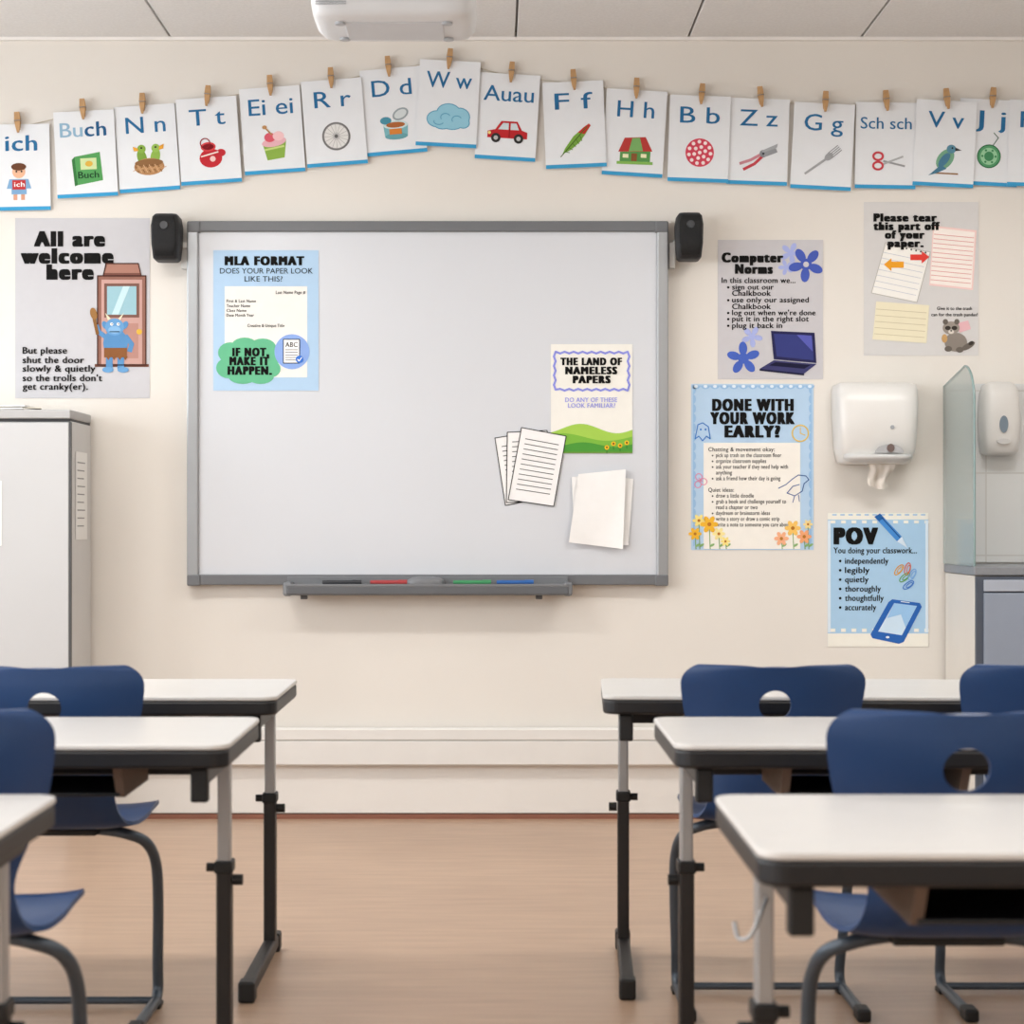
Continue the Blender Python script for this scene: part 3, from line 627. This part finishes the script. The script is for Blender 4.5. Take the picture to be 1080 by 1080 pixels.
# soap dispenser
s=(D-.06)/F; a=P(1055,440,.06)
so=root('soap_dispenser',(a.x,-.011,0)); z=lambda py:H+(CY-py)*s
loft('body',[(z(480),14*s,.05,-.02),(z(477),18*s,.065,-.02),(z(462),20*s,.075,-.02),(z(440),20.5*s,.08,-.02),(z(415),19*s,.075,-.02),(z(406),16*s,.06,-.02),(z(403),11*s,.045,-.02)],m_pl,so,ex=4)
o=prism('soap_window',[(4.5*s*math.cos(t*math.pi/8),9*s*math.sin(t*math.pi/8)) for t in range(16)],-.003,.003,mat('7a8a98',.2,name='soap_window'),so,axis='y'); o.location=(0,-.0995,z(448))
o=prism('push_button',[(7*s*math.cos(t*math.pi/8),3*s*math.sin(t*math.pi/8)) for t in range(16)],-.003,.006,m_pl2,so,axis='y'); o.location=(0,-.098,z(466))
# ---------------------------------------------------------------- left cabinet
m_cab=mat('c3c4c5',.55,noise=.02,scale=3,name='cabinet_grey_laminate'); m_dk=mat('3a3a3c',.6,name='dark_gap')
cb=root('storage_cabinet'); dC=.37; zt=1.472
box('carcass',XC-1.0,XC,-dC+.02,-.018,0,zt-.04,mat('d0d0cf',.55,noise=.02,name='cabinet_side'),cb,.002)
box('gap_strip',XC-.995,XC-.004,-dC+.015,-.018,zt-.041,zt-.03,m_dk,cb)
box('top_board',XC-1.0,XC,-dC,-.018,zt-.031,zt,mat('b0b0b0',.5,noise=.02,name='cabinet_top'),cb,.004)
box('door_1',XC-.497,XC-.006,-dC-.001,-dC+.02,.06,zt-.045,m_cab,cb,.003); box('door_2',XC-.995,XC-.503,-dC-.001,-dC+.02,.06,zt-.045,m_cab,cb,.003)
box('edge_strip',XC-.006,XC+.001,-dC,-dC+.02,.02,zt-.043,mat('4b4c4e',.5,name='cabinet_edging'),cb)
box('door_notice',XC-.36,XC-.238,-dC-.003,-dC-.0012,1.0,1.225,paper('f3f3f1'),cb)
sg=root('notice_sheet',(XC+.0015,-.2,0))
box('paper',0,.0015,-.09,.1,1.02,1.33,paper('f0f0ee'),sg)
for i in range(9): box('text_line_%d'%i,.0015,.002,-.07,.06-.01*(i%3),1.29-.028*i,1.294-.028*i,paper('9a9a9a'),sg)
pp=root('paper_pile',(XC-.3,-.2,zt))
for i,(w,d,r_,c) in enumerate(((.3,.22,.1,'e9e7e2'),(.28,.21,-.15,'f0eeea'),(.31,.2,.25,'d9d3c6'),(.26,.2,-.05,'efefef'))):
    o=box('sheet_%d'%i,-w/2,w/2,-d/2,d/2,i*.005,i*.005+.0045,paper(c),pp); o.rotation_euler=(0,0,r_)
# ---------------------------------------------------------------- desks
m_top=mat('d2d0cd',.33,noise=.02,scale=20,name='desk_laminate'); m_edge=mat('0b0d12',.45,noise=.05,name='desk_edge_black')
m_sil=mat('a9abad',.35,metal=.6,noise=.03,name='steel_silver'); m_leg=mat('1e1a19',.5,noise=.05,name='leg_dark_brown'); m_tan=mat('6a594e',.7,noise=.1,name='tray_fibreboard'); m_cap=mat('08090b',.5,name='black_cap')
HD=.68
def desk(xe,side,dc,rz=0.0,w=1.3,d=.52,hook=False):
    """xe = aisle side edge x; side=+1 desk extends to +x"""
    cx=xe+side*w/2
    e=root('school_desk',(cx,dc-D,0),rz)
    prism('tabletop_laminate',rr_pts(w,d,.035),HD-.010,HD,m_top,e,.003)
    prism('tabletop_edge',rr_pts(w-.002,d-.002,.035),HD-.044,HD-.0102,m_edge,e,.006)
    yc=d/2-.15
    for i,sx in enumerate((-1,1)):
        x=sx*(w/2-.055)
        box('arm_%d'%i,x-.014,x+.014,-d/2+.03,d/2-.04,HD-.078,HD-.046,m_edge,e,.004)
        box('arm_end_%d'%i,x-.016,x+.016,-d/2+.022,-d/2+.05,HD-.108,HD-.046,m_cap,e,.004)
        box('column_upper_%d'%i,x-.0125,x+.0125,yc-.018,yc+.018,.30,HD-.07,m_sil,e,.004)
        box('column_lower_%d'%i,x-.0145,x+.0145,yc-.022,yc+.022,.03,.40,m_leg,e,.004)
        box('collar_%d'%i,x-.018,x+.018,yc-.026,yc+.026,.385,.41,m_cap,e,.004)
        cyl('knob_%d'%i,(x+.026*sx,yc,.37),.011,.02,m_cap,e,'x',16); cyl('knob_in_%d'%i,(x-.026*sx,yc,.395),.009,.02,m_cap,e,'x',16)
        box('foot_%d'%i,x-.016,x+.016,-d/2-.10,yc+.09,.012,.045,m_leg,e,.006)
        for j,yy in enumerate((-d/2-.09,yc+.07)):
            box('foot_cap_%d_%d'%(i,j),x-.019,x+.019,yy-.025,yy+.025,0.0,.048,m_cap,e,.006)
    box('rear_rail',-w/2+.06,w/2-.06,yc-.012,yc+.012,HD-.10,HD-.048,m_edge,e,.003)
    for i,sx in enumerate((-1,1)):
        c0=sx*.275
        box('shelf_%d'%i,c0-.165,c0+.165,-d/2+.08,yc-.03,HD-.105,HD-.098,m_edge,e,.002)
        for j,tx in enumerate((-1,1)):
            xx=c0+tx*.165
            prism('shelf_cheek_%d_%d'%(i,j),[(-d/2+.05,HD-.045),(yc-.03,HD-.045),(yc-.03,HD-.107),(-d/2+.09,HD-.107)],xx-.008,xx+.008,m_tan,e,axis='x')
    if hook:
        xs=-side*(w/2-.055)
        tube('bag_hook',[(xs,yc-.03,HD-.12),(xs-side*.012,yc-.07,HD-.13),(xs-side*.03,yc-.09,HD-.16),(xs-side*.045,yc-.08,HD-.165),(xs-side*.05,yc-.07,HD-.145)],.003,m_sil,e)
    return e
desk(.2655,1,4.85,-.045); desk(-.50,-1,4.85)
desk(.33,1,3.86); desk(-.48,-1,3.86)
desk(.3255,1,2.69,hook=True); desk(-.641,-1,2.69)
# ---------------------------------------------------------------- chairs
m_blue=mat('173a68',.42,noise=.04,scale=6,name='blue_polypropylene'); m_tube=mat('4c555f',.38,metal=.4,noise=.03,name='chair_tube_grey')
prof=[(.425,.425),(.405,.443),(.36,.450),(.28,.448),(.2,.440),(.13,.437),(.085,.447),(.055,.48),(.04,.53),(.028,.59),(.016,.66),(.004,.73),(-.008,.78),(-.016,.804)]
hwid=[.165,.182,.189,.190,.188,.178,.162,.148,.142,.160,.192,.207,.2115,.2105]
def cr(a,t):
    n=len(a)-1; x=t*n; i=min(int(x),n-1); u=x-i
    g=lambda k:a[max(0,min(n,k))]
    p0,p1,p2,p3=g(i-1),g(i),g(i+1),g(i+2)
    return .5*((2*p1)+(p2-p0)*u+(2*p0-5*p1+4*p2-p3)*u*u+(3*p1-p0-3*p2+p3)*u**3)
def shell_mesh():
    bm=bmesh.new(); NV=110; NU=24; g=[]
    ysl=[p[0] for p in prof]; zsl=[p[1] for p in prof]
    for j in range(NV+1):
        t=j/NV; t=t if t<.9 else .9+.1*math.sin((t-.9)*10*math.pi/2)
        y=cr(ysl,t); z=cr(zsl,t); hw=cr(hwid,t)
        r=.042; dt=(.804-z) if t>.8 else 1
        if dt<r: hw=hw-r+math.sqrt(max(0,r*r-(r-dt)**2))
        dfr=.43-y if t<.3 else 1
        if dfr<.05: hw=hw-.05+math.sqrt(max(0,.05**2-(.05-dfr)**2))
        hw=max(hw,.05)
        bk=min(1,max(0,(z-.46)/.12))if t>.45 else 0
        row=[]
        for i in range(NU+1):
            u=i/NU*2-1
            row.append(bm.verts.new((u*hw,y+bk*.045*u*u,z+(1-bk)*.010*u**4)))
        g.append(row)
    for j in range(NV):
        for i in range(NU): bm.faces.new((g[j][i],g[j][i+1],g[j+1][i+1],g[j+1][i]))
    me=bpy.data.meshes.new('shell'); bm.to_mesh(me); bm.free()
    o=bpy.data.objects.new('tmpshell',me); COL.objects.link(o)
    so_=o.modifiers.new('s','SOLIDIFY'); so_.thickness=.009; so_.offset=0
    bm=bmesh.new(); bmesh.ops.create_cone(bm,cap_ends=True,segments=40,radius1=1,radius2=1,depth=1)
    bmesh.ops.transform(bm,matrix=Matrix.Rotation(math.pi/2,4,'X'),verts=bm.verts[:])
    for v in bm.verts: v.co=Vector((v.co.x*.037,v.co.y*.2,v.co.z*.034+.716))
    cm=bpy.data.meshes.new('cut'); bm.to_mesh(cm); bm.free(); c=bpy.data.objects.new('tmpcut',cm); COL.objects.link(c)
    bo=o.modifiers.new('b','BOOLEAN'); bo.object=c; bo.operation='DIFFERENCE'; bo.solver='EXACT'
    dg=bpy.context.evaluated_depsgraph_get(); out=bpy.data.meshes.new_from_object(o.evaluated_get(dg))
    bpy.data.objects.remove(o); bpy.data.objects.remove(c)
    out.materials.clear(); out.materials.append(m_blue)
    for p in out.polygons: p.use_smooth=True
    try: out.set_sharp_from_angle(angle=math.radians(40))
    except Exception: pass
    return out
SH=shell_mesh()
def chair(x,d,sc=1.0,rz=0.0):
    e=root('school_chair',(x,d-D,0),rz,sc)
    s_=bpy.data.objects.new('seat_shell',SH); link(s_,e)
    for i,sx in enumerate((-1,1)):
        tube('frame_side_%d'%i,[(sx*.02,.20,.424),(sx*.10,.17,.424),(sx*.155,.15,.418),(sx*.194,.17,.395),(sx*.208,.215,.34),(sx*.207,.25,.24),(sx*.200,.285,.10),(sx*.198,.30,.04),(sx*.198,.275,.014),(sx*.198,.22,.013),(sx*.198,.10,.013),(sx*.198,.0,.013)],.0125,m_tube,e)
        box('rear_glide_%d'%i,sx*.198-.016,sx*.198+.016,-.03,.03,0,.03,m_cap,e,.006); box('front_glide_%d'%i,sx*.198-.015,sx*.198+.015,.24,.29,0,.012,m_cap,e,.003)
    tube('cross_bar',[(-.198,.262,.016),(.198,.262,.016)],.009,m_tube,e,smooth=False)
    box('seat_mount',-.09,.09,.12,.28,.418,.434,m_cap,e,.004)
    return e
chair(.614,4.33,.955); chair(1.225,4.33,.955); chair(-.945,4.19,.965); chair(-1.56,4.19,.965)
chair(.722,3.03,.985); chair(1.345,3.03,1.0); chair(-.883,3.03,.985); chair(-1.52,3.03,.985)
# ---------------------------------------------------------------- projector
m_pj=mat('d6d8da',.4,noise=.01,name='projector_white'); m_pj2=mat('a9acb0',.45,name='projector_grey')
s=5.3/F; zb=2.391
pj=root('ceiling_projector',((417-CX)*s,5.3-D,0))
loft('housing',[(zb,.175,.12,0),(zb+.006,.198,.142,0),(zb+.02,.212,.15,0),(zb+.05,.217,.155,0),(zb+.085,.215,.153,0),(zb+.10,.205,.145,0),(zb+.105,.19,.13,0)],m_pj,pj,ex=7,flatback=False,n=64)
box('underside_plate',-.13,.13,-.09,.09,zb-.004,zb+.002,mat('c6c8cb',.45,name='projector_panel'),pj,.003)
for i,(x,y) in enumerate(((-.14,-.085),(.14,-.085),(-.14,.085),(.14,.085))): cyl('foot_%d'%i,(x,y,zb-.002),.014,.008,m_pj2,pj)
for i in range(9): box('vent_%d'%i,-.20+.0,-.12,-.154,-.150,zb+.03+i*.006,zb+.033+i*.006,m_pj2,pj)
box('port_panel',-.06,.12,-.158,-.150,zb+.045,zb+.085,mat('8d9196',.5,name='port_grey'),pj,.002)
for i in range(4): box('port_%d'%i,-.05+i*.042,-.025+i*.042,-.160,-.156,zb+.055,zb+.07,m_blk,pj,.001)
cyl('lens',(-.1,.16,zb+.055),.035,.03,m_blk,pj,'y'); cyl('mount_pole',(0,0,(zb+.1+CEIL)/2),.022,CEIL-zb-.1,m_pj,pj)
box('mount_plate',-.09,.09,-.09,.09,CEIL-.012,CEIL,m_pj,pj,.003); box('mount_bracket',-.08,.08,-.06,.06,zb+.1,zb+.125,m_pj2,pj,.003)
# ---------------------------------------------------------------- lights: added unseen pendants, with uplights to brighten the ceiling, + daylight
def area(name,loc,rot,sx,sy,e,col,parent=None):
    l=bpy.data.lights.new(name,'AREA'); l.shape='RECTANGLE'; l.size=sx; l.size_y=sy; l.energy=e; l.color=col
    o=bpy.data.objects.new(name,l); o.location=loc; o.rotation_euler=rot; link(o,parent); return o
em=bpy.data.materials.new('lamp_diffuser'); em.use_nodes=True; b=em.node_tree.nodes['Principled BSDF']; b.inputs['Emission Color'].default_value=(1,.96,.9,1); b.inputs['Emission Strength'].default_value=2
LC=(1,.975,.945)
for x in (-1.5,1.5):
    for y in (-1.7,-4.7,-7.7):
        l=root('added_pendant',(x,y,CEIL-.22))  # out of view, hung below the ceiling to make room for the uplight
        box('housing',-.62,.62,-.13,.13,-.02,.02,m_white,l,.005); box('diffuser',-.59,.59,-.11,.11,-.024,-.019,em,l,.002)
        for j,sx in enumerate((-.5,.5)): cyl('suspension_%d'%j,(sx,0,.12),.003,.20,m_spring,l)
        area('lamp_light',(0,0,-.03),(0,0,0),1.15,.2,20,LC,l)
        area('ceiling_fill_uplight',(0,0,.03),(math.pi,0,0),1.15,.2,12 if y>-2 else 7,LC,l)  # added fill that brightens ceiling and upper wall, stronger near the back wall
for i,(a,b_) in enumerate(wins):
    area('window_daylight_%d'%(i+1),(XL-.25,(a+b_)/2,1.72),(0,-math.pi/2,0),1.6,b_-a,82,(.93,.965,1))
w=bpy.data.worlds.new('sky_world'); bpy.context.scene.world=w; w.use_nodes=True
w.node_tree.nodes['Background'].inputs['Color'].default_value=(.85,.92,1,1); w.node_tree.nodes['Background'].inputs['Strength'].default_value=.6
# ---------------------------------------------------------------- camera
cam=bpy.data.cameras.new('camera'); co=bpy.data.objects.new('camera',cam); link(co)
co.location=(0,-D,H); co.rotation_euler=(math.pi/2,0,0)
cam.sensor_width=36; cam.sensor_fit='HORIZONTAL'; cam.lens=F/1080*36
cam.shift_x=(540-CX)/1080; cam.shift_y=(CY-540)/1080
cam.dof.use_dof=True; cam.dof.focus_distance=D-.03; cam.dof.aperture_fstop=6.0
bpy.context.scene.camera=co
sc=bpy.context.scene
sc.view_settings.view_transform='Standard'; sc.view_settings.look='None'; sc.view_settings.exposure=0
